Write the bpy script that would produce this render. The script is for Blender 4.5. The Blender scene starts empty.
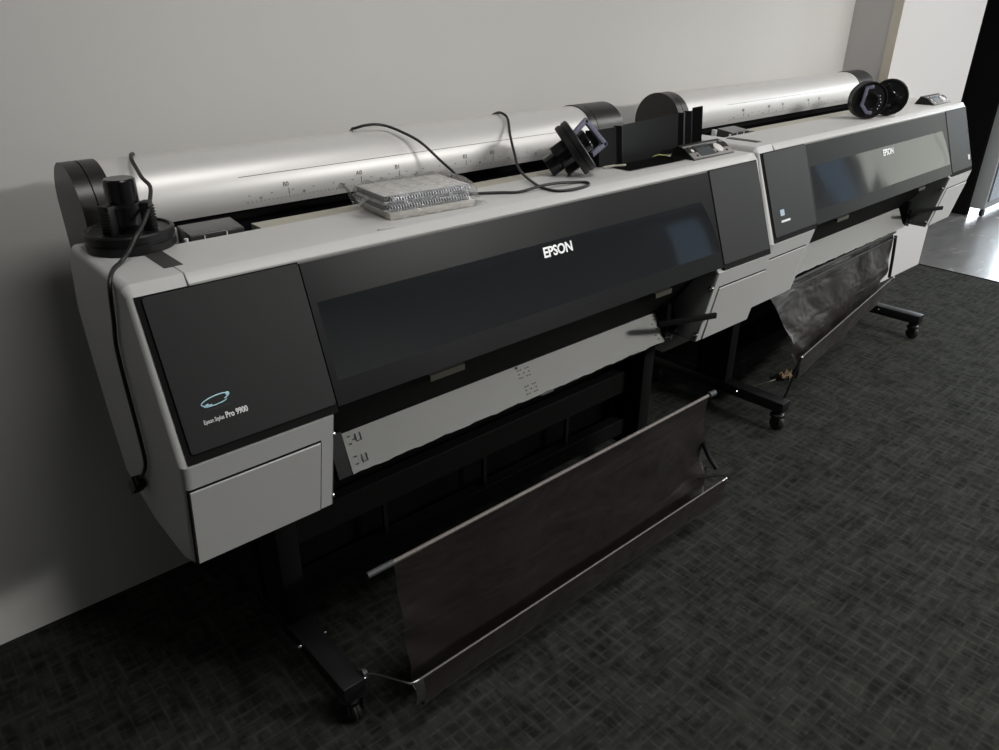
import bpy, bmesh, math, random
from math import sin, cos, pi, radians
from mathutils import Vector, Matrix, Euler
random.seed(7)
S = bpy.context.scene
COL = S.collection

# ------------------------------------------------------------------ materials
def newmat(name):
    m = bpy.data.materials.new(name); m.use_nodes = True
    nt = m.node_tree; b = nt.nodes['Principled BSDF']
    return m, nt, b
def N(nt, t, **kw):
    n = nt.nodes.new(t)
    for k, v in kw.items(): setattr(n, k, v)
    return n
def mat(name, col, rough=.5, metal=0, spec=.5, nscale=60, namt=.06, bump=0, bscale=400, coat=0):
    """solid colour broken up by a little procedural noise in tone, roughness and relief"""
    m, nt, b = newmat(name)
    tc = N(nt, 'ShaderNodeTexCoord'); no = N(nt, 'ShaderNodeTexNoise'); no.inputs['Scale'].default_value = nscale
    no.inputs['Detail'].default_value = 4
    nt.links.new(tc.outputs['Object'], no.inputs['Vector'])
    mx = N(nt, 'ShaderNodeMix', data_type='RGBA')
    mx.inputs[6].default_value = (*[c*(1-namt) for c in col], 1); mx.inputs[7].default_value = (*[min(1, c*(1+namt)) for c in col], 1)
    nt.links.new(no.outputs['Fac'], mx.inputs[0]); nt.links.new(mx.outputs[2], b.inputs['Base Color'])
    b.inputs['Roughness'].default_value = rough; b.inputs['Metallic'].default_value = metal
    b.inputs['Specular IOR Level'].default_value = spec; b.inputs['Coat Weight'].default_value = coat
    if bump:
        n2 = N(nt, 'ShaderNodeTexNoise'); n2.inputs['Scale'].default_value = bscale; n2.inputs['Detail'].default_value = 3
        nt.links.new(tc.outputs['Object'], n2.inputs['Vector'])
        bp = N(nt, 'ShaderNodeBump'); bp.inputs['Strength'].default_value = bump; bp.inputs['Distance'].default_value = .002
        nt.links.new(n2.outputs['Fac'], bp.inputs['Height']); nt.links.new(bp.outputs['Normal'], b.inputs['Normal'])
    return m
M = {}
M['white'] = mat('white_plastic', (.50, .50, .495), .42, bump=.05, bscale=900, namt=.02)
M['white2'] = mat('white_plastic_cover', (.48, .478, .47), .42, bump=.05, bscale=900, namt=.02)
M['alu'] = mat('brushed_aluminium', (.62, .612, .60), .42, metal=.35, namt=.02)
M['grey'] = mat('charcoal_panel', (.0108, .0112, .0118), .5, spec=.28, bump=.12, bscale=1500)
M['black'] = mat('black_plastic', (.0045, .0045, .005), .45, spec=.35)
M['blackm'] = mat('matt_black', (.003, .003, .003), .75, spec=.15)
M['gloss'] = mat('gloss_black', (.004, .004, .005), .16)
M['cap'] = mat('dark_grey_cap', (.013, .0122, .0118), .34)
M['steel'] = mat('dark_galvanised_plate', (.17, .185, .175), .42, metal=.2, nscale=8, namt=.15)
M['chrome'] = mat('bright_metal', (.6, .6, .6), .25, metal=1)
M['tray'] = mat('pale_grey_sheet_metal', (.62, .62, .60), .5, namt=.02)
M['ledge'] = mat('beige_rail', (.36, .34, .28), .45)
M['label'] = mat('dull_grey_label', (.07, .068, .055), .5)
M['ink'] = mat('printed_marks', (.05, .05, .05), .6)
M['logo'] = mat('silver_lettering', (.85, .86, .87), .3, metal=.2)
M['blueink'] = mat('pale_blue_emblem', (.45, .72, .82), .35)
M['palesticker'] = mat('pale_blue_sticker', (.40, .50, .60), .5)
M['lavender'] = mat('lavender_grey_plastic', (.13, .13, .19), .5)
M['keypad'] = mat('grey_keypad', (.20, .19, .185), .5)
M['button'] = mat('white_buttons', (.65, .63, .61), .4)
M['screen'] = mat('lcd_screen', (.055, .065, .07), .1)
M['paper'] = mat('booklet_paper', (.74, .72, .67), .75, bump=.1)
M['cover'] = mat('manual_cover', (.66, .65, .63), .5)
M['pages'] = mat('page_edges', (.26, .26, .265), .8, nscale=300, namt=.3)
M['coil'] = mat('grey_spiral_wire', (.68, .69, .73), .3, metal=.1)
M['yellow'] = mat('yellow_green_paper', (.50, .52, .20), .7)
M['brown'] = mat('brown_packing_paper', (.42, .30, .19), .75, nscale=25, namt=.3)
M['rubber'] = mat('black_rubber', (.012, .012, .012), .6)
M['cable'] = mat('black_cable_sheath', (.008, .008, .0085), .45)
M['rod'] = mat('grey_rod', (.15, .135, .125), .55, metal=.2, nscale=90, namt=.35)
M['wire'] = mat('dull_steel_wire', (.10, .092, .085), .5, metal=.2)
M['rodcap'] = mat('grey_rod_cap', (.05, .053, .055), .55)
M['boxgrey'] = mat('smoky_carriage_cover', (.03, .03, .03), .25)
M['cabinet'] = mat('grey_cabinet', (.33, .34, .35), .5)
M['cabblue'] = mat('blue_grey_cabinet_front', (.14, .17, .21), .25)
M['darkwall'] = mat('black_partition', (.004, .004, .004), .8, spec=.1)
M['tape'] = mat('dark_foam_tape', (.035, .032, .03), .6)

def wallmat():
    m, nt, b = newmat('painted_wall')
    tc = N(nt, 'ShaderNodeTexCoord'); no = N(nt, 'ShaderNodeTexNoise'); no.inputs['Scale'].default_value = 1.4; no.inputs['Detail'].default_value = 5
    cr = N(nt, 'ShaderNodeMix', data_type='RGBA'); cr.inputs[6].default_value = (.58, .57, .55, 1); cr.inputs[7].default_value = (.61, .60, .58, 1)
    nt.links.new(tc.outputs['Object'], no.inputs['Vector']); nt.links.new(no.outputs['Fac'], cr.inputs[0]); nt.links.new(cr.outputs[2], b.inputs['Base Color'])
    n2 = N(nt, 'ShaderNodeTexNoise'); n2.inputs['Scale'].default_value = 260; bp = N(nt, 'ShaderNodeBump'); bp.inputs['Strength'].default_value = .08; bp.inputs['Distance'].default_value = .002
    nt.links.new(tc.outputs['Object'], n2.inputs['Vector']); nt.links.new(n2.outputs['Fac'], bp.inputs['Height']); nt.links.new(bp.outputs['Normal'], b.inputs['Normal'])
    b.inputs['Roughness'].default_value = .75
    return m
M['wall'] = wallmat()
M['farwall'] = mat('low_bounce_wall_paint', (.16, .16, .155), .7)  # unseen left and front walls, colour darkened to cut bounced light
M['column'] = mat('column_paint', (.56, .545, .54), .7, nscale=2, namt=.02)
M['trimpaint'] = mat('cream_corner_trim', (.66, .60, .52), .6)

def carpet():
    m, nt, b = newmat('woven_carpet_tiles')
    L = nt.links.new
    tc = N(nt, 'ShaderNodeTexCoord')
    def stretched(sx, sy, detail=2, ramp=(.42, .62)):
        mp = N(nt, 'ShaderNodeMapping'); mp.inputs['Scale'].default_value = (sx, sy, 1)
        no = N(nt, 'ShaderNodeTexNoise'); no.inputs['Scale'].default_value = 1; no.inputs['Detail'].default_value = detail
        L(tc.outputs['Object'], mp.inputs[0]); L(mp.outputs[0], no.inputs['Vector'])
        r = N(nt, 'ShaderNodeMapRange'); r.inputs[1].default_value = ramp[0]; r.inputs[2].default_value = ramp[1]
        L(no.outputs['Fac'], r.inputs[0]); return r.outputs[0]
    def lines(axis, freq, jit):
        # thin pale threads at uneven spacing
        sp = N(nt, 'ShaderNodeSeparateXYZ'); L(tc.outputs['Object'], sp.inputs[0])
        no = N(nt, 'ShaderNodeTexNoise'); no.inputs['Scale'].default_value = 3; L(tc.outputs['Object'], no.inputs['Vector'])
        a = N(nt, 'ShaderNodeMath', operation='MULTIPLY'); a.inputs[1].default_value = freq; L(sp.outputs[axis], a.inputs[0])
        a2 = N(nt, 'ShaderNodeMath', operation='MULTIPLY'); a2.inputs[1].default_value = jit; L(no.outputs['Fac'], a2.inputs[0])
        a3 = N(nt, 'ShaderNodeMath', operation='ADD'); L(a.outputs[0], a3.inputs[0]); L(a2.outputs[0], a3.inputs[1])
        f = N(nt, 'ShaderNodeMath', operation='FRACT'); L(a3.outputs[0], f.inputs[0])
        g = N(nt, 'ShaderNodeMath', operation='SUBTRACT'); g.inputs[1].default_value = .5; L(f.outputs[0], g.inputs[0])
        h = N(nt, 'ShaderNodeMath', operation='ABSOLUTE'); L(g.outputs[0], h.inputs[0])
        r = N(nt, 'ShaderNodeMapRange'); r.inputs[1].default_value = .36; r.inputs[2].default_value = .47; L(h.outputs[0], r.inputs[0])
        return r.outputs[0]
    def mul(a, b_):
        x = N(nt, 'ShaderNodeMath', operation='MULTIPLY'); L(a, x.inputs[0])
        if isinstance(b_, float): x.inputs[1].default_value = b_
        else: L(b_, x.inputs[1])
        return x.outputs[0]
    def mx(op, a, b_):
        x = N(nt, 'ShaderNodeMath', operation=op); L(a, x.inputs[0])
        if isinstance(b_, float): x.inputs[1].default_value = b_
        else: L(b_, x.inputs[1])
        return x.outputs[0]
    sx = stretched(46, 12, 3); sy = stretched(12, 46, 3)
    big = stretched(9, 9, 3, (.35, .65))
    dash = mx('MULTIPLY', sx, sy)
    lx = mul(lines('X', 30., .7), stretched(4, 22, 2, (.38, .55))); ly = mul(lines('Y', 30., .7), stretched(22, 4, 2, (.38, .55)))
    ln = mx('MAXIMUM', lx, ly)
    base = mx('ADD', mul(mx('MAXIMUM', sx, sy), .38), mul(big, .22))
    dark = mx('MULTIPLY', base, 1.0)
    tot = mx('ADD', dark, mul(ln, .26))
    c = N(nt, 'ShaderNodeMix', data_type='RGBA'); c.inputs[6].default_value = (.0080, .0088, .0078, 1); c.inputs[7].default_value = (.050, .052, .045, 1)
    L(tot, c.inputs[0]); L(c.outputs[2], b.inputs['Base Color'])
    b.inputs['Roughness'].default_value = .95; b.inputs['Specular IOR Level'].default_value = .1
    n2 = N(nt, 'ShaderNodeTexNoise'); n2.inputs['Scale'].default_value = 500; L(tc.outputs['Object'], n2.inputs['Vector'])
    ad = mx('ADD', mul(n2.outputs['Fac'], .6), tot)
    bp = N(nt, 'ShaderNodeBump'); bp.inputs['Strength'].default_value = .6; bp.inputs['Distance'].default_value = .004
    L(ad, bp.inputs['Height']); L(bp.outputs['Normal'], b.inputs['Normal'])
    return m
M['carpet'] = carpet()
def concrete():
    m, nt, b = newmat('polished_concrete'); L = nt.links.new
    tc = N(nt, 'ShaderNodeTexCoord')
    mp = N(nt, 'ShaderNodeMapping'); mp.inputs['Scale'].default_value = (3, 9, 1); L(tc.outputs['Object'], mp.inputs[0])
    no = N(nt, 'ShaderNodeTexNoise'); no.inputs['Scale'].default_value = 1; no.inputs['Detail'].default_value = 8; no.inputs['Distortion'].default_value = .6
    L(mp.outputs[0], no.inputs['Vector'])
    c = N(nt, 'ShaderNodeMix', data_type='RGBA'); c.inputs[6].default_value = (.09, .09, .09, 1); c.inputs[7].default_value = (.23, .228, .225, 1)
    L(no.outputs['Fac'], c.inputs[0]); L(c.outputs[2], b.inputs['Base Color'])
    r = N(nt, 'ShaderNodeMapRange'); r.inputs[3].default_value = .16; r.inputs[4].default_value = .34; L(no.outputs['Fac'], r.inputs[0]); L(r.outputs[0], b.inputs['Roughness'])
    return m
M['concrete'] = concrete()
def glass(name, tint, rough, base, alpha, ior=1.5):
    """tinted cover plastic: part see-through, part dark, with a sharp surface reflection"""
    m, nt, b = newmat(name); L = nt.links.new
    out = nt.nodes['Material Output']
    b.inputs['Base Color'].default_value = (*base, 1); b.inputs['Roughness'].default_value = rough; b.inputs['Specular IOR Level'].default_value = 0
    tr = N(nt, 'ShaderNodeBsdfTransparent'); tr.inputs[0].default_value = (*tint, 1)
    mx = N(nt, 'ShaderNodeMixShader'); mx.inputs[0].default_value = alpha
    L(b.outputs[0], mx.inputs[1]); L(tr.outputs[0], mx.inputs[2])
    gl = N(nt, 'ShaderNodeBsdfGlossy'); gl.inputs['Roughness'].default_value = rough; fr = N(nt, 'ShaderNodeFresnel'); fr.inputs[0].default_value = ior
    tc = N(nt, 'ShaderNodeTexCoord'); no = N(nt, 'ShaderNodeTexNoise'); no.inputs['Scale'].default_value = 3.5; no.inputs['Detail'].default_value = 1
    bp = N(nt, 'ShaderNodeBump'); bp.inputs['Strength'].default_value = .25; bp.inputs['Distance'].default_value = .01
    L(tc.outputs['Object'], no.inputs['Vector']); L(no.outputs['Fac'], bp.inputs['Height']); L(bp.outputs['Normal'], gl.inputs['Normal'])
    m2 = N(nt, 'ShaderNodeMixShader'); L(fr.outputs[0], m2.inputs[0]); L(mx.outputs[0], m2.inputs[1]); L(gl.outputs[0], m2.inputs[2])
    L(m2.outputs[0], out.inputs[0]); return m
M['glass'] = glass('smoked_clear_window', (.42, .45, .48), .06, (.0160, .0175, .0195), .15)
M['glassedge'] = glass('smoked_satin_window_border', (.4, .4, .4), .34, (.0090, .0094, .0102), .08, 1.24)
def bagmat():
    m, nt, b = newmat('clear_plastic_film'); L = nt.links.new
    out = nt.nodes['Material Output']
    tr = N(nt, 'ShaderNodeBsdfTransparent'); tr.inputs[0].default_value = (.97, .97, .97, 1)
    gl = N(nt, 'ShaderNodeBsdfGlossy'); gl.inputs['Roughness'].default_value = .2
    lw = N(nt, 'ShaderNodeLayerWeight'); lw.inputs[0].default_value = .35
    tc = N(nt, 'ShaderNodeTexCoord'); no = N(nt, 'ShaderNodeTexNoise'); no.inputs['Scale'].default_value = 28; no.inputs['Detail'].default_value = 3; no.inputs['Distortion'].default_value = 1.5
    bp = N(nt, 'ShaderNodeBump'); bp.inputs['Strength'].default_value = .9; bp.inputs['Distance'].default_value = .012
    L(tc.outputs['Object'], no.inputs['Vector']); L(no.outputs['Fac'], bp.inputs['Height']); L(bp.outputs['Normal'], gl.inputs['Normal']); L(bp.outputs['Normal'], lw.inputs['Normal'])
    mr = N(nt, 'ShaderNodeMapRange'); mr.inputs[3].default_value = .04; mr.inputs[4].default_value = .6; L(lw.outputs['Fresnel'], mr.inputs[0])
    mx = N(nt, 'ShaderNodeMixShader'); L(mr.outputs[0], mx.inputs[0]); L(tr.outputs[0], mx.inputs[1]); L(gl.outputs[0], mx.inputs[2])
    L(mx.outputs[0], out.inputs[0]); nt.nodes.remove(b); return m
M['bag'] = bagmat()
def clothmat():
    m, nt, b = newmat('dark_brown_satin_cloth'); L = nt.links.new
    tc = N(nt, 'ShaderNodeTexCoord')
    mp = N(nt, 'ShaderNodeMapping'); mp.inputs['Scale'].default_value = (3, 5, 8); mp.inputs['Rotation'].default_value = (0, .35, 0); L(tc.outputs['Object'], mp.inputs[0])
    no = N(nt, 'ShaderNodeTexNoise'); no.inputs['Scale'].default_value = 1; no.inputs['Detail'].default_value = 3; no.inputs['Distortion'].default_value = .3; L(mp.outputs[0], no.inputs['Vector'])
    c = N(nt, 'ShaderNodeMix', data_type='RGBA'); c.inputs[6].default_value = (.017, .0128, .0114, 1); c.inputs[7].default_value = (.036, .028, .0255, 1)
    L(no.outputs['Fac'], c.inputs[0]); L(c.outputs[2], b.inputs['Base Color'])
    bp = N(nt, 'ShaderNodeBump'); bp.inputs['Strength'].default_value = 1; bp.inputs['Distance'].default_value = .032; L(no.outputs['Fac'], bp.inputs['Height']); L(bp.outputs['Normal'], b.inputs['Normal'])
    b.inputs['Roughness'].default_value = .33; b.inputs['Sheen Weight'].default_value = .1
    return m
M['cloth'] = clothmat()
def emis(name, col, st):
    m, nt, b = newmat(name); tc = N(nt, 'ShaderNodeTexCoord'); no = N(nt, 'ShaderNodeTexNoise'); no.inputs['Scale'].default_value = .8
    nt.links.new(tc.outputs['Object'], no.inputs['Vector'])
    mx = N(nt, 'ShaderNodeMix', data_type='RGBA'); mx.inputs[6].default_value = (*[c*.85 for c in col], 1); mx.inputs[7].default_value = (*col, 1)
    nt.links.new(no.outputs['Fac'], mx.inputs[0]); nt.links.new(mx.outputs[2], b.inputs['Emission Color'])
    b.inputs['Emission Strength'].default_value = st; b.inputs['Base Color'].default_value = (.1, .1, .1, 1); return m
M['daylight'] = emis('daylight_window', (.97, 1, .90), 1.2)
M['blueglow'] = emis('bluish_reflection_glow', (.50, .72, 1), .35)  # glow of the two panels added for bluish reflections
M['daylight3'] = emis('bright_daylight_window', (.85, .93, 1), 4.0)

# ------------------------------------------------------------------ mesh helpers
def V(*a): return Vector(a)
SPLIT = {'stamped_hole', 'gripper', 'screw', 'bolt', 'leg_bolt', 'crossbar', 'crossbar_brace', 'basket_strap', 'pressure_roller', 'small_button', 'carriage_mark', 'exit_label', 'tray_slot', 'wire_end', 'rod_end', 'caster_wheel', 'door_gap', 'panel_surround', 'window_frame', 'tray_clip', 'rear_frame', 'platen', 'basket_rod', 'wheel'}
class B:
    def __init__(s): s.bm = bmesh.new()
    def box(s, lo, hi, mtx=None, bev=0):
        vs = [V(x, y, z) for x in (lo[0], hi[0]) for y in (lo[1], hi[1]) for z in (lo[2], hi[2])]
        if mtx: vs = [mtx @ v for v in vs]
        v = [s.bm.verts.new(p) for p in vs]
        fs = [s.bm.faces.new([v[i] for i in f]) for f in ((0, 1, 3, 2), (4, 6, 7, 5), (0, 4, 5, 1), (2, 3, 7, 6), (0, 2, 6, 4), (1, 5, 7, 3))]
        if bev:
            es = {e for f in fs for e in f.edges}; bmesh.ops.bevel(s.bm, geom=list(es), offset=bev, segments=2, profile=.5, affect='EDGES')
        return s
    def prism(s, prof, x0, x1, bev0=0, bev1=0, seg=4):
        """profile of (y, z) points pushed along x; bev0 / bev1 round the rim at either end"""
        a = [s.bm.verts.new((x0, y, z)) for y, z in prof]; b = [s.bm.verts.new((x1, y, z)) for y, z in prof]; n = len(prof)
        f0 = s.bm.faces.new(a); f1 = s.bm.faces.new(b[::-1])
        for i in range(n): s.bm.faces.new((a[i], b[i], b[(i+1) % n], a[(i+1) % n]))
        if bev0: bmesh.ops.bevel(s.bm, geom=list(f0.edges), offset=bev0, segments=seg, profile=.5, affect='EDGES')
        if bev1: bmesh.ops.bevel(s.bm, geom=list(f1.edges), offset=bev1, segments=seg, profile=.5, affect='EDGES')
        return s
    def cyl(s, p0, p1, r0, r1=None, seg=24, cap=True):
        r1 = r0 if r1 is None else r1; p0 = Vector(p0); p1 = Vector(p1); d = (p1-p0).normalized()
        u = d.orthogonal().normalized(); w = d.cross(u)
        A = [s.bm.verts.new(p0+(u*cos(t)+w*sin(t))*r0) for t in [2*pi*i/seg for i in range(seg)]]
        C = [s.bm.verts.new(p1+(u*cos(t)+w*sin(t))*r1) for t in [2*pi*i/seg for i in range(seg)]]
        for i in range(seg): s.bm.faces.new((A[i], A[(i+1) % seg], C[(i+1) % seg], C[i]))
        if cap: s.bm.faces.new(A[::-1]); s.bm.faces.new(C)
        return s
    def lathe(s, prof, origin, axis, seg=40):
        """(radius, height) profile spun about axis"""
        o = Vector(origin); d = Vector(axis).normalized(); u = d.orthogonal().normalized(); w = d.cross(u); rings = []
        for r, h in prof:
            if r < 1e-6: rings.append([s.bm.verts.new(o+d*h)])
            else: rings.append([s.bm.verts.new(o+d*h+(u*cos(2*pi*i/seg)+w*sin(2*pi*i/seg))*r) for i in range(seg)])
        for a, b in zip(rings, rings[1:]):
            for i in range(seg):
                j = (i+1) % seg
                q = [a[i % len(a)], a[j % len(a)], b[j % len(b)], b[i % len(b)]]; q2 = []
                for v in q:
                    if v not in q2: q2.append(v)
                if len(q2) > 2: s.bm.faces.new(q2)
        return s
    def tube(s, pts, r, seg=10, sub=6, cap=True):
        P = catmull([Vector(p) for p in pts], sub) if sub > 1 else [Vector(p) for p in pts]
        rings = []; prev = None
        for i, p in enumerate(P):
            d = (P[min(i+1, len(P)-1)]-P[max(i-1, 0)]).normalized()
            if prev is None: u = d.orthogonal().normalized()
            else:
                u = prev-d*prev.dot(d); u.normalize()
            prev = u; w = d.cross(u)
            rings.append([s.bm.verts.new(p+(u*cos(2*pi*k/seg)+w*sin(2*pi*k/seg))*r) for k in range(seg)])
        for a, b in zip(rings, rings[1:]):
            for k in range(seg): s.bm.faces.new((a[k], a[(k+1) % seg], b[(k+1) % seg], b[k]))
        if cap: s.bm.faces.new(rings[0][::-1]); s.bm.faces.new(rings[-1])
        return s
    def grid(s, nu, nv, fn, thick=0):
        G = [[s.bm.verts.new(fn(i/nu, j/nv)) for j in range(nv+1)] for i in range(nu+1)]
        fs = [s.bm.faces.new((G[i][j], G[i+1][j], G[i+1][j+1], G[i][j+1])) for i in range(nu) for j in range(nv)]
        if thick: bmesh.ops.solidify(s.bm, geom=fs, thickness=thick)
        return s
    def obj(s, name, m, parent=None, angle=35, bevel=0):
        bm = s.bm; bmesh.ops.recalc_face_normals(bm, faces=bm.faces[:])
        if name in SPLIT:
            left = set(bm.faces); objs = []
            while left:
                st_ = [left.pop()]; isl = set(st_)
                while st_:
                    f = st_.pop()
                    for e in f.edges:
                        for g in e.link_faces:
                            if g in left: left.discard(g); isl.add(g); st_.append(g)
                b2 = B(); mp = {}
                for f in isl:
                    for v in f.verts:
                        if v not in mp: mp[v] = b2.bm.verts.new(v.co)
                    b2.bm.faces.new([mp[v] for v in f.verts])
                objs.append(b2)
            bm.free(); SPLIT2 = [q.obj2(name, m, parent, angle, bevel) for q in objs]
            return SPLIT2[0]
        return s.obj2(name, m, parent, angle, bevel)
    def obj2(s, name, m, parent=None, angle=35, bevel=0):
        bm = s.bm; bmesh.ops.recalc_face_normals(bm, faces=bm.faces[:])
        me = bpy.data.meshes.new(name); bm.to_mesh(me); bm.free()
        for pl in me.polygons: pl.use_smooth = True
        me.set_sharp_from_angle(angle=radians(angle))
        me.materials.append(M[m] if isinstance(m, str) else m)
        o = bpy.data.objects.new(name, me); COL.objects.link(o)
        if bevel:
            md = o.modifiers.new('Bevel', 'BEVEL'); md.width = bevel; md.segments = 2; md.limit_method = 'ANGLE'; md.angle_limit = radians(40)
        if parent: o.parent = parent
        return o
def catmull(P, sub):
    out = []
    for i in range(len(P)-1):
        p0, p1, p2, p3 = P[max(i-1, 0)], P[i], P[i+1], P[min(i+2, len(P)-1)]
        for k in range(sub):
            t = k/sub
            out.append(.5*((2*p1)+(p2-p0)*t+(2*p0-5*p1+4*p2-p3)*t*t+(3*p1-p0-3*p2+p3)*t**3))
    out.append(P[-1]); return out
def empty(name, loc, label, cat, group=None, rz=0):
    o = bpy.data.objects.new(name, None); COL.objects.link(o); o.location = loc; o.rotation_euler = (0, 0, rz); o.empty_display_size = .05
    return tag(o, label, cat, group)
def tag(o, label, cat, group=None):
    o['label'] = label; o['category'] = cat
    if group: o['group'] = group
    return o
def struct(o, label=None):
    o['kind'] = 'structure'
    if label: o['label'] = label
    return o
def recenter(o, p):
    """put the origin of a one-mesh thing at its base"""
    p = Vector(p); o.data.transform(Matrix.Translation(-p)); o.location = p; return o
def text(name, body, size, mtx, m, parent, shear=0, extrude=.0004, spacing=1, bold=0, xs=1):
    cu = bpy.data.curves.new(name, 'FONT'); cu.body = body; cu.size = size; cu.extrude = extrude; cu.shear = shear; cu.space_character = spacing; cu.offset = bold
    cu.align_x = 'CENTER'; cu.align_y = 'CENTER'; cu.resolution_u = 3
    t = bpy.data.objects.new(name+'_src', cu); COL.objects.link(t)
    me = bpy.data.meshes.new_from_object(t.evaluated_get(bpy.context.evaluated_depsgraph_get()))
    bpy.data.objects.remove(t); bpy.data.curves.remove(cu)
    me.transform(mtx @ Matrix.Diagonal((xs, 1, 1, 1))); me.materials.clear(); me.materials.append(M[m]); me.name = name
    o = bpy.data.objects.new(name, me); COL.objects.link(o); o.parent = parent; return o
def basis(o, x, y):
    x = Vector(x).normalized(); y = Vector(y).normalized(); z = x.cross(y)
    return Matrix(((x.x, y.x, z.x, o[0]), (x.y, y.y, z.y, o[1]), (x.z, y.z, z.z, o[2]), (0, 0, 0, 1)))

# ------------------------------------------------------------------ printer geometry (local: x along, front towards -y)
W = 1.864
A = Vector((0, -.6735, 1.063)); Bp = Vector((0, -.7735, .789)); AB = Bp-A; LAB = AB.length; ABn = AB.normalized()
NRM = Vector((0, ABn.z, -ABn.y)).normalized()       # outward (towards the room)
if NRM.y > 0: NRM = -NRM
UP = -ABn
def fp(x, t, d=0):
    """point on the sloping front: t=0 upper edge, t=1 lower edge, d in front of it"""
    p = A+AB*t+NRM*d; return Vector((x, p.y, p.z))
def slab(b, x0, x1, t0, t1, d0, d1, r=0, curve=None):
    """plate on the sloping front; optional rounded corners"""
    w = x1-x0; h = (t1-t0)*LAB
    def loop():
        if r <= 0: return [(0, 0), (w, 0), (w, h), (0, h)]
        o = []
        for cx, cy, a0 in ((r, r, pi), (w-r, r, 1.5*pi), (w-r, h-r, 0), (r, h-r, .5*pi)):
            for k in range(5): o.append((cx+r*cos(a0+k*pi/8), cy+r*sin(a0+k*pi/8)))
        return o
    L = loop(); n = len(L)
    f = [b.bm.verts.new(fp(x0+u, t0+v/LAB, d1)) for u, v in L]; g = [b.bm.verts.new(fp(x0+u, t0+v/LAB, d0)) for u, v in L]
    b.bm.faces.new(f); b.bm.faces.new(g[::-1])
    for i in range(n): b.bm.faces.new((f[i], f[(i+1) % n], g[(i+1) % n], g[i]))
    return b
YC, ZC, R0, RA = -.238, 1.115, .0963, .0934
IB = .290
SIDE = [(-.661, 1.0835), (-.36, 1.0825), (-.318, 1.035), (-.300, .94), (-.297, .83), (-.345, .705), (-.350, .575), (-.50, .527), (-.67, .527),
        (-.7255, .552), (-.7745, .7865), (-.672, 1.064)]

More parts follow.
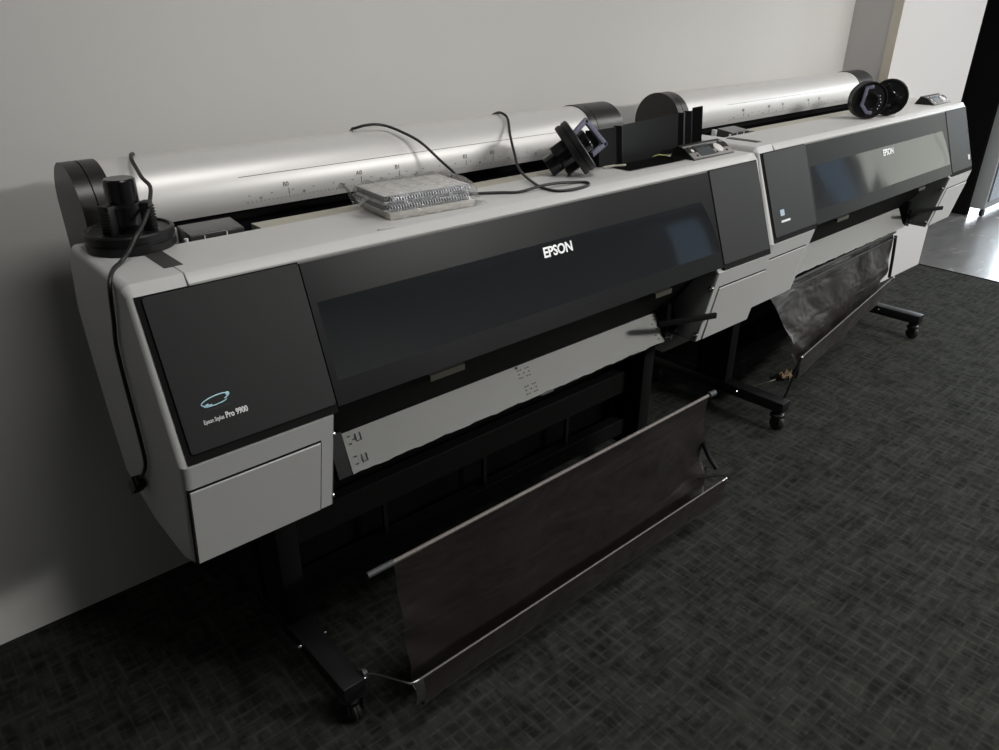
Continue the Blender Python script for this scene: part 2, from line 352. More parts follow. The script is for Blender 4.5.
def make_printer(label, x, y, th, second):
    P = empty('large_format_printer', (x, y, 0), label, 'printer', None, th)
    # white end housings
    for side in (0, 1):
        xa, xb = (0, .0142) if side == 0 else (W-.0142, W)
        B().prism([(-.6605, 1.0832), (-.36, 1.0822), (-.318, 1.035), (-.300, .94), (-.32, .93), (-.655, 1.03), (-.672, 1.0635)], *((.0143, .100) if side == 0 else (1.8149, W-.0143))).obj('end_deck', 'white', P, 26)
        B().prism(SIDE, xa, xb, bev0=.013 if side == 0 else 0, bev1=.012 if side == 1 else 0).obj('housing', 'white', P, 26)
    inner = [(-.655, 1.05), (-.62, 1.02), (-.32, 1.0), (-.300, .94), (-.297, .83), (-.345, .705), (-.350, .575), (-.50, .558), (-.66, .5515), (-.7255, .552), (-.7745, .786), (-.766, .790), (-.672, 1.046)]
    for side in (0, 1):
        xa, xb = (.0143, IB) if side == 0 else (W-IB, W-.0143)
        B().prism(inner, xa, xb).obj('ink_compartment', 'white', P, 26)
    # ink compartment doors with a raised top lip
    D1 = Vector((0, -.7745, .786)); D2 = Vector((0, -.7255, .552)); dd = (D2-D1); dn = Vector((0, dd.z, -dd.y)).normalized(); dn = dn if dn.y < 0 else -dn
    for side in (0, 1):
        xa, xb = (.008, .262) if side == 0 else (W-.262, W-.008)
        b = B(); q = []
        for t in (.235, .995):
            for d in (.0, .003):
                for xx in (xa, xb):
                    p = D1+dd*t+dn*d; q.append((xx, p.y, p.z))
        v = [b.bm.verts.new(c) for c in q]
        for f in ((0, 1, 3, 2), (4, 6, 7, 5), (0, 4, 5, 1), (2, 3, 7, 6), (0, 2, 6, 4), (1, 5, 7, 3)): b.bm.faces.new([v[i] for i in f])
        b.obj('ink_door', 'white2', P, 30, .0012)
        b = B()
        for (xx0, xx1, t0, t1) in ((xa-.002, xb+.002, .212, .232), (xa-.004, xa-.0015, .212, .995), (xb+.0015, xb+.003, .235, .995)):
            q = []
            for t in (t0, t1):
                for d in (-.004, .0004):
                    for xx in (xx0, xx1):
                        p = D1+dd*t+dn*d; q.append((xx, p.y, p.z))
            v = [b.bm.verts.new(c) for c in q]
            for f in ((0, 1, 3, 2), (4, 6, 7, 5), (0, 4, 5, 1), (2, 3, 7, 6), (0, 2, 6, 4), (1, 5, 7, 3)): b.bm.faces.new([v[i] for i in f])
        b.obj('door_gap', 'blackm', P)
    # top cover strip
    B().prism([(-.675, 1.0665), (-.6615, 1.0825), (-.659, 1.0835), (-.60, 1.0835), (-.483, 1.083), (-.480, 1.076), (-.62, 1.070), (-.655, 1.05), (-.663, 1.046), (-.6745, 1.062)], .1012, 1.8138).obj('top_cover', 'white2', P, 30, .0016)
    # small rib on the crease
    # front: black backing frame then grey panels
    b = B(); slab(b, .0120, .3020, -.004, 1.0, -.008, .0015); slab(b, 1.5985, W-.0100, -.004, 1.0, -.008, .0015); slab(b, .3020, 1.5985, 0, .035, -.008, -.003)
    b.obj('panel_surround', 'blackm', P)
    g = B(); slab(g, .0215, .3008, .006, .945, 0, .0045, .006); g.obj('front_panel', 'grey', P, 30, .001)
    g = B(); slab(g, 1.5995, W-.0135, .006, .945, 0, .0045, .008); g.obj('front_panel', 'grey', P, 30, .001)
    # hinged window: satin border with a clear pane
    w0, w1, t0, t1 = .3042, 1.5960, .012, .965
    c0, c1, u0, u1 = .318, 1.590, .275, .80
    b = B()
    slab(b, w0, w1, t0, u0, -.002, .0025); slab(b, w0, w1, u1, t1, -.002, .0025); slab(b, w0, c0, u0, u1, -.002, .0025)
    # curved right shoulder of the clear area
    n = 10; f = []; k = []
    for i in range(n+1):
        v = i/n; xx = c1-.050*(1-v)**1.8
        f.append((xx, u0+(u1-u0)*v))
    for d in (.0025, -.002):
        k.append([b.bm.verts.new(fp(a, t, d)) for a, t in f]+[b.bm.verts.new(fp(w1, u1, d)), b.bm.verts.new(fp(w1, u0, d))])
    b.bm.faces.new(k[0]); b.bm.faces.new(k[1][::-1]); m = len(k[0])
    for i in range(m): b.bm.faces.new((k[0][i], k[0][(i+1) % m], k[1][(i+1) % m], k[1][i]))
    wb = b.obj('window_cover', 'glassedge', P, 30)
    b = B(); k = []
    for d in (.0022, -.0015):
        k.append([b.bm.verts.new(fp(a, t, d)) for a, t in [(c0, u0)]+f+[(c0, u1)]])
    b.bm.faces.new(k[0]); b.bm.faces.new(k[1][::-1]); m = len(k[0])
    for i in range(m): b.bm.faces.new((k[0][i], k[0][(i+1) % m], k[1][(i+1) % m], k[1][i]))
    pane = b.obj('clear_pane', 'glass', wb, 30)
    # lettering
    lx = .955
    text('lettering', 'EPSON', .0335, basis(fp(lx, .357, .003), (1, 0, 0), UP), 'logo', wb, bold=.0009, spacing=.95, xs=1.0)
    pl = P
    fr = basis(fp(.096, .784, .0050), (1, 0, 0), UP)
    if not second:
        text('lettering', 'Epson Stylus', .0105, fr @ Matrix.Translation((-.0215, 0, 0)), 'logo', P, bold=.00015, xs=.68)
        text('lettering', 'Pro 9900', .0150, fr @ Matrix.Translation((.0195, .001, 0)), 'logo', P, bold=.0004, xs=.72)
        em = basis(fp(.085, .680, .0052), (1, 0, 0), UP)
        def oval(rx, ry, cx, cy, r, a0, a1, tilt, nn=40):
            return [em @ Vector((cx+rx*cos(a)*cos(tilt)-ry*sin(a)*sin(tilt), cy+rx*cos(a)*sin(tilt)+ry*sin(a)*cos(tilt), 0)) for a in [a0+(a1-a0)*i/nn for i in range(nn+1)]]
        b = B(); b.tube(oval(.025, .0062, .001, .003, 1, -.9, 4.4, .12), .0011, 6, 1); b.tube(oval(.020, .003, .000, -.003, 1, 2.2, 6.4, .06), .0010, 6, 1); b.lathe([(0, .0008), (.0035, .0004), (.0038, 0)], em @ Vector((.024, .0065, 0)), NRM, 12)
        b.obj('emblem', 'blueink', P)
        text('lettering', 'ULTRACHROME HDR', .0048, basis(fp(.085, .722, .0049), (1, 0, 0), UP), 'rodcap', P)
    else:
        b = B(); slab(b, .070, .096, .655, .725, .0045, .0053, .003); b.obj('sticker', 'palesticker', P)
        b = B(); slab(b, .070, .128, .775, .80, .0045, .0051, .001); b.obj('sticker', 'logo', P)
        b = B(); slab(b, 1.812, 1.832, .745, .825, .0045, .0055, .001); b.obj('sticker', 'button', P)
    # inside: chassis, carriage rail, platen
    B().box((IB+.001, -.50, .63), (W-IB-.001, -.31, .995)).obj('chassis', 'blackm', P)
    B().box((IB+.001, -.72, .795), (W-IB-.001, -.50, .81)).box((.304, -.665, 1.035), (1.597, -.61, 1.045)).obj('platen', 'black', P)
    b = B(); b.cyl((.304, -.58, .93), (1.597, -.58, .93), .009); b.box((.304, -.545, .965), (1.597, -.525, 1.0))
    b.obj('carriage_rail', 'rod', P)
    b = B()
    for i in range(12): b.cyl((.38+i*.1, -.505, .885), (.38+i*.1, -.515, .885), .012, seg=14)
    for i in range(12): b.box((.42+i*.1, -.53, .84), (.428+i*.1, -.50, .87))
    b.obj('pressure_roller', 'keypad', P)
    # paper exit: black slope with teeth and little lamp slot
    b = B().prism([(-.50, .80), (-.735, .796), (-.70, .755), (-.615, .64), (-.50, .63)], IB+.001, W-IB-.001)
    for i in range(46): b.box((.32+i*.027, -.737, .786), (.326+i*.027, -.728, .792))
    b.obj('paper_exit', 'blackm', P)
    B().box((.548, -.738, .758), (.643, -.728, .772)).box((1.326, -.738, .758), (1.398, -.728, .772)).obj('exit_label', 'label', P)
    # metal cheeks facing the exit, with screws
    for xx0, xx1 in ((IB, IB+.003), (W-IB-.003, W-IB)):
        ck = B().prism([(-.771, .787), (-.7245, .551), (-.66, .551), (-.612, .60), (-.58, .787)], xx0, xx1).obj('cheek_plate', 'steel', P)
        B().prism([(-.66, .551), (-.58, .787), (-.31, .98), (-.303, .85), (-.35, .70), (-.356, .58), (-.50, .56), (-.66, .5525)], xx0-(.0004 if xx0 > 1 else -.0001), xx1-(.0012 if xx0 > 1 else -.0012)).obj('side_backing', 'blackm', P)
        s = 1 if xx0 < 1 else -1; b = B()
        for yy, zz in ((-.722, .572), (-.755, .735)): b.lathe([(0, .006), (.005, .0055), (.008, .003), (.0085, 0)], ((xx1 if s > 0 else xx0), yy, zz), (s, 0, 0), 16)
        b.obj('screw', 'chrome', ck)
    # lever
    q0 = Vector((1.400, -.700, .648)); q1 = Vector((1.596, -.768, .646)); mm = basis(q0, q1-q0, (0, 0, 1))
    B().box((0, -.0075, -.004), ((q1-q0).length, .0095, .006), mm, .001).obj('lever', 'blackm', P, 30)
    B().box((1.508, -.655, .56), (1.530, -.60, .668)).obj('lever_mount', 'blackm', P, 30, .002)
    b = B().cyl((1.524, -.645, .56), (1.530, -.665, .56), .009); b.cyl((1.53, -.62, .665), (1.53, -.64, .665), .007); b.cyl((1.552, -.645, .575), (1.552, -.665, .575), .008)
    b.obj('bolt', 'chrome', P)
    # pale sheet metal paper guide with stamped holes
    ta = Vector((0, -.612, .633)); tb = Vector((0, -.652, .546))
    def tr(u, v):
        wv = .0015*sin(u*61)+.001*sin(u*143) if v > .99 else 0
        jag = 0
        p = ta+(tb-ta)*v; return V(.389+u*(1.503-.389)+.010*(v if u > .5 else -v*.2)+jag, p.y-.0, p.z+wv)
    tray = B().grid(60, 4, tr, .0025).obj('paper_guide', 'tray', P, 30)
    b = B(); tn = Vector((0, -(tb-ta).z, (tb-ta).y)).normalized(); tn = tn if tn.y < 0 else -tn
    if not second:
        def hole(xx, v, w_, h_):
            p = ta+(tb-ta)*v; m_ = basis(Vector((xx, p.y, p.z))+tn*.0018, (1, 0, 0), -(tb-ta)); b.box((-w_/2, -h_/2, -.0008), (w_/2, h_/2, .0008), m_)
        for xx, vv in ((.402, .12), (.402, .3), (.404, .62), (.404, .8), (.413, .22), (1.487, .2), (1.475, .32), (1.489, .5), (1.48, .7), (1.487, .85), (1.49, .1)): hole(xx, vv, .006, .003)
        for xx, vv in ((.425, .2), (.425, .72)): hole(xx-.006, vv, .0014, .018); hole(xx+.006, vv, .0014, .018); hole(xx, vv+.09, .012, .0014)
        hole(.932-.018, .05, .008, .006)
        for cx, cv in ((.935, .25), (.945, .74)):
            for i in range(-2, 3):
                for j in (-1, 0, 1):
                    if (i+j) % 2 == 0 or abs(i) == 2: hole(cx+i*.009, cv+j*.11, .0045, .0024)
        b.obj('stamped_hole', 'ink', tray)
    else:
        b.bm.free()
    B().prism([(-.612, .655), (-.600, .655), (-.635, .53), (-.652, .545)], .350, .386).obj('guide_bracket', 'black', P, 30, .002)
    
    # slot behind the top cover
    b = B().prism([(-.478, 1.075), (-.476, 1.02), (-.32, 1.045), (-.30, 1.06), (-.30, 1.0), (-.483, .996)], .1012, 1.60)
    b.box((.35, -.415, 1.036), (1.56, -.409, 1.052)); b.box((.35, -.375, 1.042), (1.56, -.371, 1.056))
    b.obj('paper_path', 'gloss', P)
    B().prism([(-.474, 1.070), (-.470, 1.0775), (-.415, 1.0775), (-.413, 1.045), (-.474, 1.04)], .335, 1.56).obj('slot_rail', 'ledge', P)
    B().prism([(-.462, 1.070), (-.460, 1.0865), (-.395, 1.094), (-.385, 1.06), (-.385, 1.03), (-.46, 1.03)], .190, .300).obj('carriage_cover', 'boxgrey', P, 30, .002)
    b = B(); b.box((.217, -.4632, 1.071), (.219, -.4618, 1.084)); b.box((.262, -.4632, 1.071), (.264, -.4618, 1.084)); b.cyl((.184, -.455, 1.05), (.184, -.455, 1.082), .004)
    b.box((.176, -.40, 1.05), (.188, -.385, 1.090))
    b.obj('carriage_mark', 'logo', P)
    # right end deck behind the control panel
    B().prism([(-.60, 1.083), (-.36, 1.081), (-.318, 1.035), (-.300, .94), (-.32, .93), (-.60, 1.06)], 1.6005, 1.8145).obj('rear_deck', 'white', P, 40)
    # roll cover and end caps
    def arc(r, a0, a1, n=40): return [(YC-r*cos(a), ZC+r*sin(a)) for a in [a0+(a1-a0)*i/n for i in range(n+1)]]
    a0 = radians(-19); a1 = pi+radians(10)
    b = B(); o1 = arc(RA, a0, a1); o2 = arc(RA-.004, a0, a1)[::-1]; b.prism(o1+o2, .1062, 1.4848); rc = b.obj('roll_cover', 'alu', P, 40)
    capp = arc(R0, radians(-40), pi, 44)+[(YC+R0, .95), (YC-.02, .93), (YC-.06, 1.0)]
    for (q0, q1, q2, b0, b1) in ((.044, .0733, .1062, .008, 0), (1.4848, 1.512, 1.632, 0, .010)):
        c = B().prism(capp, q0, q1-.0012, bev0=b0, seg=3); c2 = B().prism(capp, q1+.0012, q2, bev1=b1, seg=3)
        big, small = (c2, c) if q1 > 1 else (c, c2)
        cap = big.obj('roll_cover_cap', 'cap', P, 30); small.obj('cap_ring', 'cap', cap, 30)
        cg = B().prism([(YC+(a-YC)*.97, ZC+(z-ZC)*.97) for a, z in capp], q1-.0012, q1+.0012).obj('cap_groove', 'blackm', cap)
    B().box((.0732, -.30, .93), (1.60, -.16, 1.03)).box((.108, -.30, 1.031), (1.48, -.18, 1.13)).box((.30, -.31, .63), (1.56, -.295, .95)).obj('rear_frame', 'blackm', P)
    # ruler printed on the cover
    b = B()
    def onc(xx, ph, w_, h_):
        p = Vector((xx, YC-(RA+.0001)*cos(ph), ZC+(RA+.0001)*sin(ph))); b.box((-w_/2, -h_/2, -.0002), (w_/2, h_/2, .0003), basis(p, (1, 0, 0), (0, sin(ph), cos(ph))))
    onc((.361+1.40)/2, radians(24.8), 1.04, .0011)
    for i in range(105):
        onc(.371+i*.01, radians(-9.5), .0010, .0045 if i % 10 == 0 else .0022)
    for i in range(21): onc(.376+i*.052, radians(-.8), .005, .0012)
    for xx in (.47, .66, .77, .985, 1.08): onc(xx, radians(-2), .0012, .014)
    b.obj('ruler_scale', 'ink', rc)
    for xx, tx in ((.464, 'B0'), (.655, 'A0'), (.766, 'B1'), (.982, 'B2'), (1.077, 'A2')):
        ph = radians(7.6); text('ruler_mark', tx, .014, basis((xx, YC-(RA+.0003)*cos(ph), ZC+(RA+.0003)*sin(ph)), (1, 0, 0), (0, sin(ph), cos(ph))), 'ink', rc, extrude=.0002)
    for i in range(9):
        ph = radians(-5.5); text('ruler_mark', str(42-i*4), .007, basis((.402+i*.105, YC-(RA+.0003)*cos(ph), ZC+(RA+.0003)*sin(ph)), (1, 0, 0), (0, sin(ph), cos(ph))), 'ink', rc, extrude=.0002)
    # control panel
    cp0 = Vector((0, -.623, 1.084)); cp1 = Vector((0, -.556, 1.117))
    b = B().prism([(-.6235, 1.0815), (-.623, 1.0855), (-.586, 1.1115), (-.556, 1.1185), (-.535, 1.083)], 1.602, 1.810); cp = b.obj('control_panel', 'black', P, 30, .002)
    ca = Vector((0, -.6235, 1.0858)); cb = Vector((0, -.570, 1.116)); cn = Vector((0, -(cb-ca).z, (cb-ca).y)).normalized()
    cm = basis(Vector((1.602, ca.y, ca.z))+cn*.0, (1, 0, 0), cb-ca); hh = (cb-ca).length
    B().box((.002, .002, -.003), (.206, hh-.002, .0022), cm, .0008).obj('keypad_plate', 'keypad', cp)
    B().box((.045, .008, .0022), (.118, hh-.008, .0036), cm).obj('screen', 'screen', cp)
    b = B(); b.lathe([(0, .005), (.014, .005), (.018, .0035), (.0185, .0022)], cm @ Vector((.153, hh/2, 0)), cn, 24); b.obj('round_button', 'button', cp)
    b = B()
    for u, v, r in ((.028, .2, .004), (.031, .5, .0045), (.022, .8, .003), (.128, .2, .0035), (.128, .78, .0035), (.18, .22, .0035), (.182, .55, .0035), (.178, .86, .0045)): b.lathe([(0, .0042), (r, .004), (r, .0022)], cm @ Vector((u, hh*v, 0)), cn, 12)
    b.obj('small_button', 'button' if second else 'boxgrey', cp)
    B().lathe([(0, .0045), (.006, .0042), (.0062, .0022)], cm @ Vector((.025, hh*.55, .0002)), cn, 14).obj('power_button', 'button', cp)
    # rubber pad in the hinge gap
    B().box((.086, -.615, 1.0815), (.118, -.50, 1.0842)).obj('hinge_tape', 'tape', P, 30)
    B().box((.475+.02, -.655, 1.0838), (.515+.02, -.649, 1.0865)).obj('crease_rib', 'white2', P, 30, .001)
    # stand
    for lx_ in (.25, 1.572):
        lg = B().box((lx_-.029, -.815, .085), (lx_+.029, -.17, .128), None, .004).obj('stand_leg', 'black', P)
        B().box((lx_-.027, -.56, .128), (lx_+.027, -.44, .60), None, .004).obj('upright', 'blackm', lg)
        for cy in (-.785, -.205):
            cs = B().lathe([(.020, .088), (.020, .07), (.026, .066), (.026, .056), (0, .056)], (lx_, cy, 0), (0, 0, 1), 18)
            cs.box((lx_-.021, cy-.022, .03), (lx_-.015, cy+.012, .062)).box((lx_+.015, cy-.022, .03), (lx_+.021, cy+.012, .062)); c = cs.obj('caster', 'black', lg, 30)
            w_ = B()
            for s in (-1, 1): w_.lathe([(0, .014), (.012, .0135), (.024, .011), (.029, .006), (.0295, .002), (.0295, 0), (0, 0)], (lx_+s*.001, cy-.006, .0295), (s, 0, 0), 28)
            w_.obj('wheel', 'rubber', c)
        b = B()
        for yy, sx in ((-.62, -1), (-.62, 1), (-.80, 1)): b.lathe([(0, .010), (.004, .009), (.006, .004), (.006, 0)], (lx_+sx*.029, yy, .112), (sx, 0, 0), 12)
        b.obj('leg_bolt', 'chrome', lg)
    b = B().box((.278, -.50, .30), (1.544, -.46, .38)).box((.278, -.51, .14), (1.544, -.47, .20)); b.obj('crossbar', 'blackm', P, 30, .003)
    b = B()
    for xx in (.55, .9, 1.25): b.box((xx, -.497, .20), (xx+.012, -.485, .30))
    b.obj('crossbar_brace', 'blackm', P)
    # the under-tray and a black sheet added to hide the lit wall behind
    B().grid(30, 12, lambda u, v: V(.22+u*1.42, -.425+.010*sin(u*40)*v, .60-.53*v), .002).obj('rear_dark_sheet', 'blackm', P)
    B().box((.30, -.60, .50), (1.56, -.42, .63)).obj('under_tray', 'blackm', P, 30, .004)
    b = B().box((1.026, -.6025, .502), (1.074, -.6005, .516)); b.box((1.131, -.6025, .507), (1.180, -.6005, .519)); b.obj('tray_slot', 'steel', P)
    return P

P1 = make_printer('nearer large wide-format printer with bagged manuals on top and cloth basket in front', 0, 0, 0, False)
P2 = make_printer('farther large wide-format printer beside the white column, with pale reflections in its window', 1.9304, .0482, .0223, True)

# ------------------------------------------------------------------ catch baskets
def basket(P, rows_l, rows_r, xl, xr, top_bar, low_bar, wr=1.0, seed=0, cap_ends=True):
    """cloth sheet interpolated between a left and a right cross-section, hung on two rods"""
    rl = catmull([V(xl[min(i, len(xl)-1)], a, c) for i, (a, c) in enumerate(rows_l)], 6); rr_ = catmull([V(xr[min(i, len(xr)-1)], a, c) for i, (a, c) in enumerate(rows_r)], 6)
    n = len(rl)-1
    rnd = random.Random(seed); folds = [(rnd.uniform(4, 30), rnd.uniform(0, 6), rnd.uniform(-9, 9)) for _ in range(9)]
    def f(u, v):
        i = min(n, int(round(v*n))); p = rl[i].lerp(rr_[i], u)
        am = .0045*wr*sin(pi*min(1, v*1.02))**.5
        o = sum(sin(a*u+ph+b_*v) for a, ph, b_ in folds)*am/3
        # gathers near the ends
        e = math.exp(-u*20)*sin(v*34)*.0028+math.exp(-(1-u)*20)*sin(v*31+1)*.0028
        for uu_, ss in ((u, 1), (1-u, -1)):
            g_ = math.exp(-(uu_/.11)**2)*math.exp(-((v-.42-uu_*1.2)/.22)**2); e += .007*g_*sin((v-.40)*38-uu_*ss*42)
        p.y += o+e*wr*sin(pi*v); p.z += .4*o
        return p
    bk = B().grid(110, n, f, .0015).obj('catch_basket_cloth', 'cloth', P, 60)
    return bk
# first printer: rod out in front, cloth down to a low wire
T1 = Vector((0, -.825, .4205)); L1 = Vector((0, -.92, .160))
bk = basket(P1, [(-.825, .414), (-.826, .405), (-.830, .31), (-.838, .20), (-.856, .10), (-.890, .056), (-.918, .072), (-.922, .155)],
            [(-.825, .414), (-.824, .405), (-.822, .32), (-.826, .20), (-.850, .11), (-.888, .062), (-.918, .078), (-.922, .155)],
            [.366, .366, .372, .376, .372, .368, .364, .362], [1.522, 1.524, 1.530, 1.538, 1.53, 1.50, 1.525, 1.538], None, None, 1.0, 3)
r = B().cyl((.366, -.825, .418), (1.524, -.825, .418), .0052, seg=14).obj('basket_rod', 'rod', bk)
b = B().cyl((.302, -.825, .418), (.366, -.825, .418), .007, seg=12); b.cyl((1.530, -.825, .418), (1.558, -.825, .418), .009, seg=12); b.obj('rod_end', 'rodcap', bk)
b = B().cyl((.352, -.9215, .158), (1.515, -.9215, .158), .0028, seg=10); b.obj('basket_wire', 'wire', bk)
b = B().tube([(.282, -.80, .127), (.30, -.835, .14), (.322, -.895, .154), (.333, -.918, .158), (.352, -.9215, .158)], .0028, 8, 4); b.cyl((1.515, -.9215, .158), (1.541, -.9215, .158), .0036, seg=10)
b.prism([(-.921, .158), (-.928, .12), (-.922, .088), (-.906, .076), (-.905, .078), (-.919, .090), (-.9255, .12), (-.918, .158)], .340, .363)
b.obj('wire_end', 'chrome', bk)
b = B().tube([(1.53, -.828, .25), (1.545, -.845, .20), (1.56, -.87, .16)], .007, 8, 4); b.tube([(1.49, -.83, .13), (1.54, -.90, .157), (1.541, -.9215, .158)], .002, 6, 4); b.obj('basket_strap', 'black', bk)
b = B().lathe([(0, .012), (.008, .011), (.01, .006), (.01, 0), (0, 0)], (.279, -.80, .127), (1, 0, 0), 14); b.obj('wire_clamp', 'rodcap', bk)

# second printer: basket folded up close under the guide
bk2 = basket(P2, [(-.622, .495), (-.640, .465), (-.707, .362), (-.755, .285), (-.775, .215), (-.787, .185), (-.797, .20), (-.800, .286)],
             [(-.615, .510), (-.622, .48), (-.63, .38), (-.635, .28), (-.64, .21), (-.655, .205), (-.682, .225), (-.693, .325)],
             [.335, .340, .360, .355, .345, .34, .335, .335], [1.505, 1.505, 1.50, 1.47, 1.36, 1.30, 1.36, 1.40], None, None, 1.2, 8)
b = B().cyl((.33, -.622, .50), (1.52, -.615, .515), .007, seg=12).cyl((.33, -.634, .477), (1.515, -.628, .493), .0035, seg=8); b.obj('basket_rod', 'rodcap', bk2)
b = B().cyl((.332, -.801, .288), (1.40, -.694, .329), .003, seg=8); b.obj('basket_wire', 'wire', bk2)
b = B().lathe([(0, .008), (.006, .006), (.006, -.004), (0, -.006)], (.330, -.801, .288), (-1, 0, 0), 12).lathe([(0, .010), (.008, .006), (.008, -.004), (0, -.006)], (1.405, -.694, .329), (1, 0, 0), 12); b.obj('wire_end', 'chrome', bk2)
b = B().tube([(.330, -.801, .286), (.30, -.795, .20), (.275, -.788, .12)], .004, 6, 3).tube([(1.515, -.625, .50), (1.50, -.64, .40), (1.49, -.65, .30)], .007, 6, 3); b.obj('basket_strap', 'black', bk2)
b = B().tube([(.279, -.62, .10), (.36, -.64, .10), (.45, -.66, .10)], .003, 6, 3); b.obj('basket_stay', 'rod', bk2)

# ------------------------------------------------------------------ things on top
TOP = 1.0832
def adapter(label, origin, axis, R=.08, lever=True, group='roll core adapters', tube_len=.085, spin=0):
    """paper-roll core adapter: rimmed disc and ribbed core tube; axis points from disc to tube"""
    o = empty('roll_adapter', origin, label, 'roll adapter', group)
    d = Vector(axis).normalized(); u = d.orthogonal().normalized(); u = Matrix.Rotation(spin, 3, d) @ u; w = d.cross(u); Z = (0, 0, 0)
    B().lathe([(0, 0), (R-.004, 0), (R, .003), (R, .016), (R-.0025, .0175), (R-.0025, .021), (R, .0225), (R, .033), (R-.003, .036), (R-.007, .036), (R-.009, .032), (0, .031)], Z, d, 56).obj('disc', 'black', o, 30)
    mt = basis((0, 0, 0), u, w)
    t = B().lathe([(.035, .030), (.035, .030+tube_len*.5), (.0275, .033+tube_len*.52), (.0275, .030+tube_len-.003), (.025, .030+tube_len), (0, .030+tube_len)], Z, d, 36).obj('core_tube', 'gloss', o, 30)
    b = B()
    for k in range(3):
        m_ = mt @ Matrix.Rotation(2*pi*k/3, 4, 'Z'); b.box((.030, -.013, .031), (.047, .013, .031+tube_len*.55), m_, .002)
        for j in range(8): b.box((.046, -.012, .034+j*.0055), (.0492, .012, .0362+j*.0055), m_)
    b.obj('gripper', 'black', o, 30)
    b = B()
    for k in range(4):
        m_ = mt @ Matrix.Rotation(2*pi*k/4+.4, 4, 'Z'); p = m_ @ Vector((R-.018, 0, .0315)); b.lathe([(0, .0015), (.0025, .001), (.003, 0)], p, d, 8)
    b.obj('screw', 'rodcap', o)
    return o, mt
# upright on the left of the nearer printer
ad, mt = adapter('black roll adapter standing upright on the left end of the nearer printer', (.09, -.44, TOP-.001), (0, 0, 1), R=.0778, spin=.7, tube_len=.096)
B().box((.032, -.006, .075), (.037, .006, .09), mt).obj('release_tab', 'keypad', ad, 30)
# tilted one with a lavender lever beside the black tray
ax = Vector((-.630, .500, -.590)).normalized()
AC = Vector((1.203, -.541, 1.164))
ad2, mt2 = adapter('black roll adapter leaning tilted with lavender lever, between cable and black tray', AC, ax, R=.0725, tube_len=.075, spin=1.9)
def loop_lever(o, pts, off):
    """flat bent lever: bars along a polyline given in the thing's own frame"""
    b = B()
    for p, q in zip(pts, pts[1:]):
        p = Vector(p); q = Vector(q); dd_ = (q-p); L_ = dd_.length; m_ = basis(p, dd_, Vector(off).cross(dd_))
        b.box((-.004, -.0055, -.005), (L_+.004, .0065, .005), m_, .001)
    return b
l1 = loop_lever(ad2, [V(1.150, -.555, 1.190)-AC, V(1.200, -.555, 1.224)-AC, V(1.281, -.555, 1.157)-AC, V(1.236, -.555, 1.135)-AC], (0, 1, 0))
l1.obj('locking_lever', 'lavender', ad2, 30)
B().lathe([(.03, 0), (.03, -.018), (.026, -.022), (0, -.022)], (0, 0, 0), ax, 24).obj('hub', 'gloss', ad2, 30)
# pair on the farther printer, lying on their rims
m2 = Matrix.Translation((1.9304, .0482, 0)) @ Matrix.Rotation(.0223, 4, 'Z')
for lab, px, py, dirv in (('roll adapter on its rim on the farther printer, grey lever facing out', .915, -.610, (.70, .71, .03)), ('roll adapter on its rim on the farther printer, nearer the control panel', 1.105, -.612, (-.93, -.36, .05))):
    p = m2 @ Vector((px, py, TOP+.0715)); dw = Vector(dirv).normalized()
    a_, mt_ = adapter(lab, p, dw, R=.070, tube_len=.05, spin=.6)
    rim = B().lathe([(.070, -.001), (.070, -.006), (.066, -.006), (.064, -.001)], (0, 0, 0), dw, 48).obj('rim', 'cap', a_, 30)
    if px < 1:
        sx = Vector((0, 0, 1)); fw_ = -dw; rt = sx.cross(fw_).normalized()
        def q(a, c): return fw_*.012+rt*a+sx*c
        l1 = loop_lever(a_, [q(.000, .052), q(-.022, .047), q(-.030, -.016), q(-.006, -.043), q(.010, -.045)], tuple(fw_)); l1.obj('locking_lever', 'lavender', a_, 30)
        B().lathe([(.034, 0), (.034, -.012), (.028, -.016), (0, -.012)], (0, 0, 0), dw, 24).obj('hub', 'gloss', a_, 30)
        b = B()
        for k in range(5): b.box((-.0015, -.002, 0), (.0015, .002, .002), basis(fw_*.004+rt*(.045-.004*abs(k-2))+sx*(-.03+.012*k), rt, sx))
        b.obj('arrow_mark', 'logo', a_)

# black curved plastic tray standing on its edge
b = B()
pf = [(1.295, -.470), (1.305, -.508), (1.330, -.512), (1.362, -.522), (1.372, -.505), (1.388, -.520), (1.402, -.515), (1.62, -.510), (1.655, -.512), (1.668, -.498), (1.682, -.512), (1.70, -.505), (1.715, -.488), (1.735, -.502), (1.755, -.492), (1.772, -.478), (1.795, -.50)]
top = [1.180, 1.185, 1.187, 1.189, 1.190, 1.190, 1.191, 1.199, 1.2, 1.2, 1.2, 1.2, 1.2, 1.2, 1.203, 1.204, 1.210]
k = len(pf)
def trf(u, v):
    i = min(k-1, int(round(u*(k-1)))); x_, y_ = pf[i]; return V(x_, y_-.012*(1-v), TOP+.004+(top[i]-TOP-.004)*v)
b.grid(k-1, 6, trf, .003)
tr_ = b.obj('plastic_tray', 'black', None, 25); recenter(tr_, (1.56, -.505, TOP)); tag(tr_, 'long glossy black plastic tray standing on edge before the control panel', 'tray')
b = B()
for xx in (1.665, 1.71, 1.765): b.box((xx-1.56, -.523+.505, .004), (xx+.016-1.56, -.515+.505, .012))
b.obj('tray_clip', 'button', tr_)
b = B(); b.grid(12, 8, lambda u, v: V(1.34+u*.25, -.600+v*.085, TOP+.0022+.0008*sin(u*7)), .001)
o = b.obj('black_sheet', 'blackm'); recenter(o, (1.48, -.56, TOP)); tag(o, 'thin matt black sheet lying under the standing black tray', 'sheet')
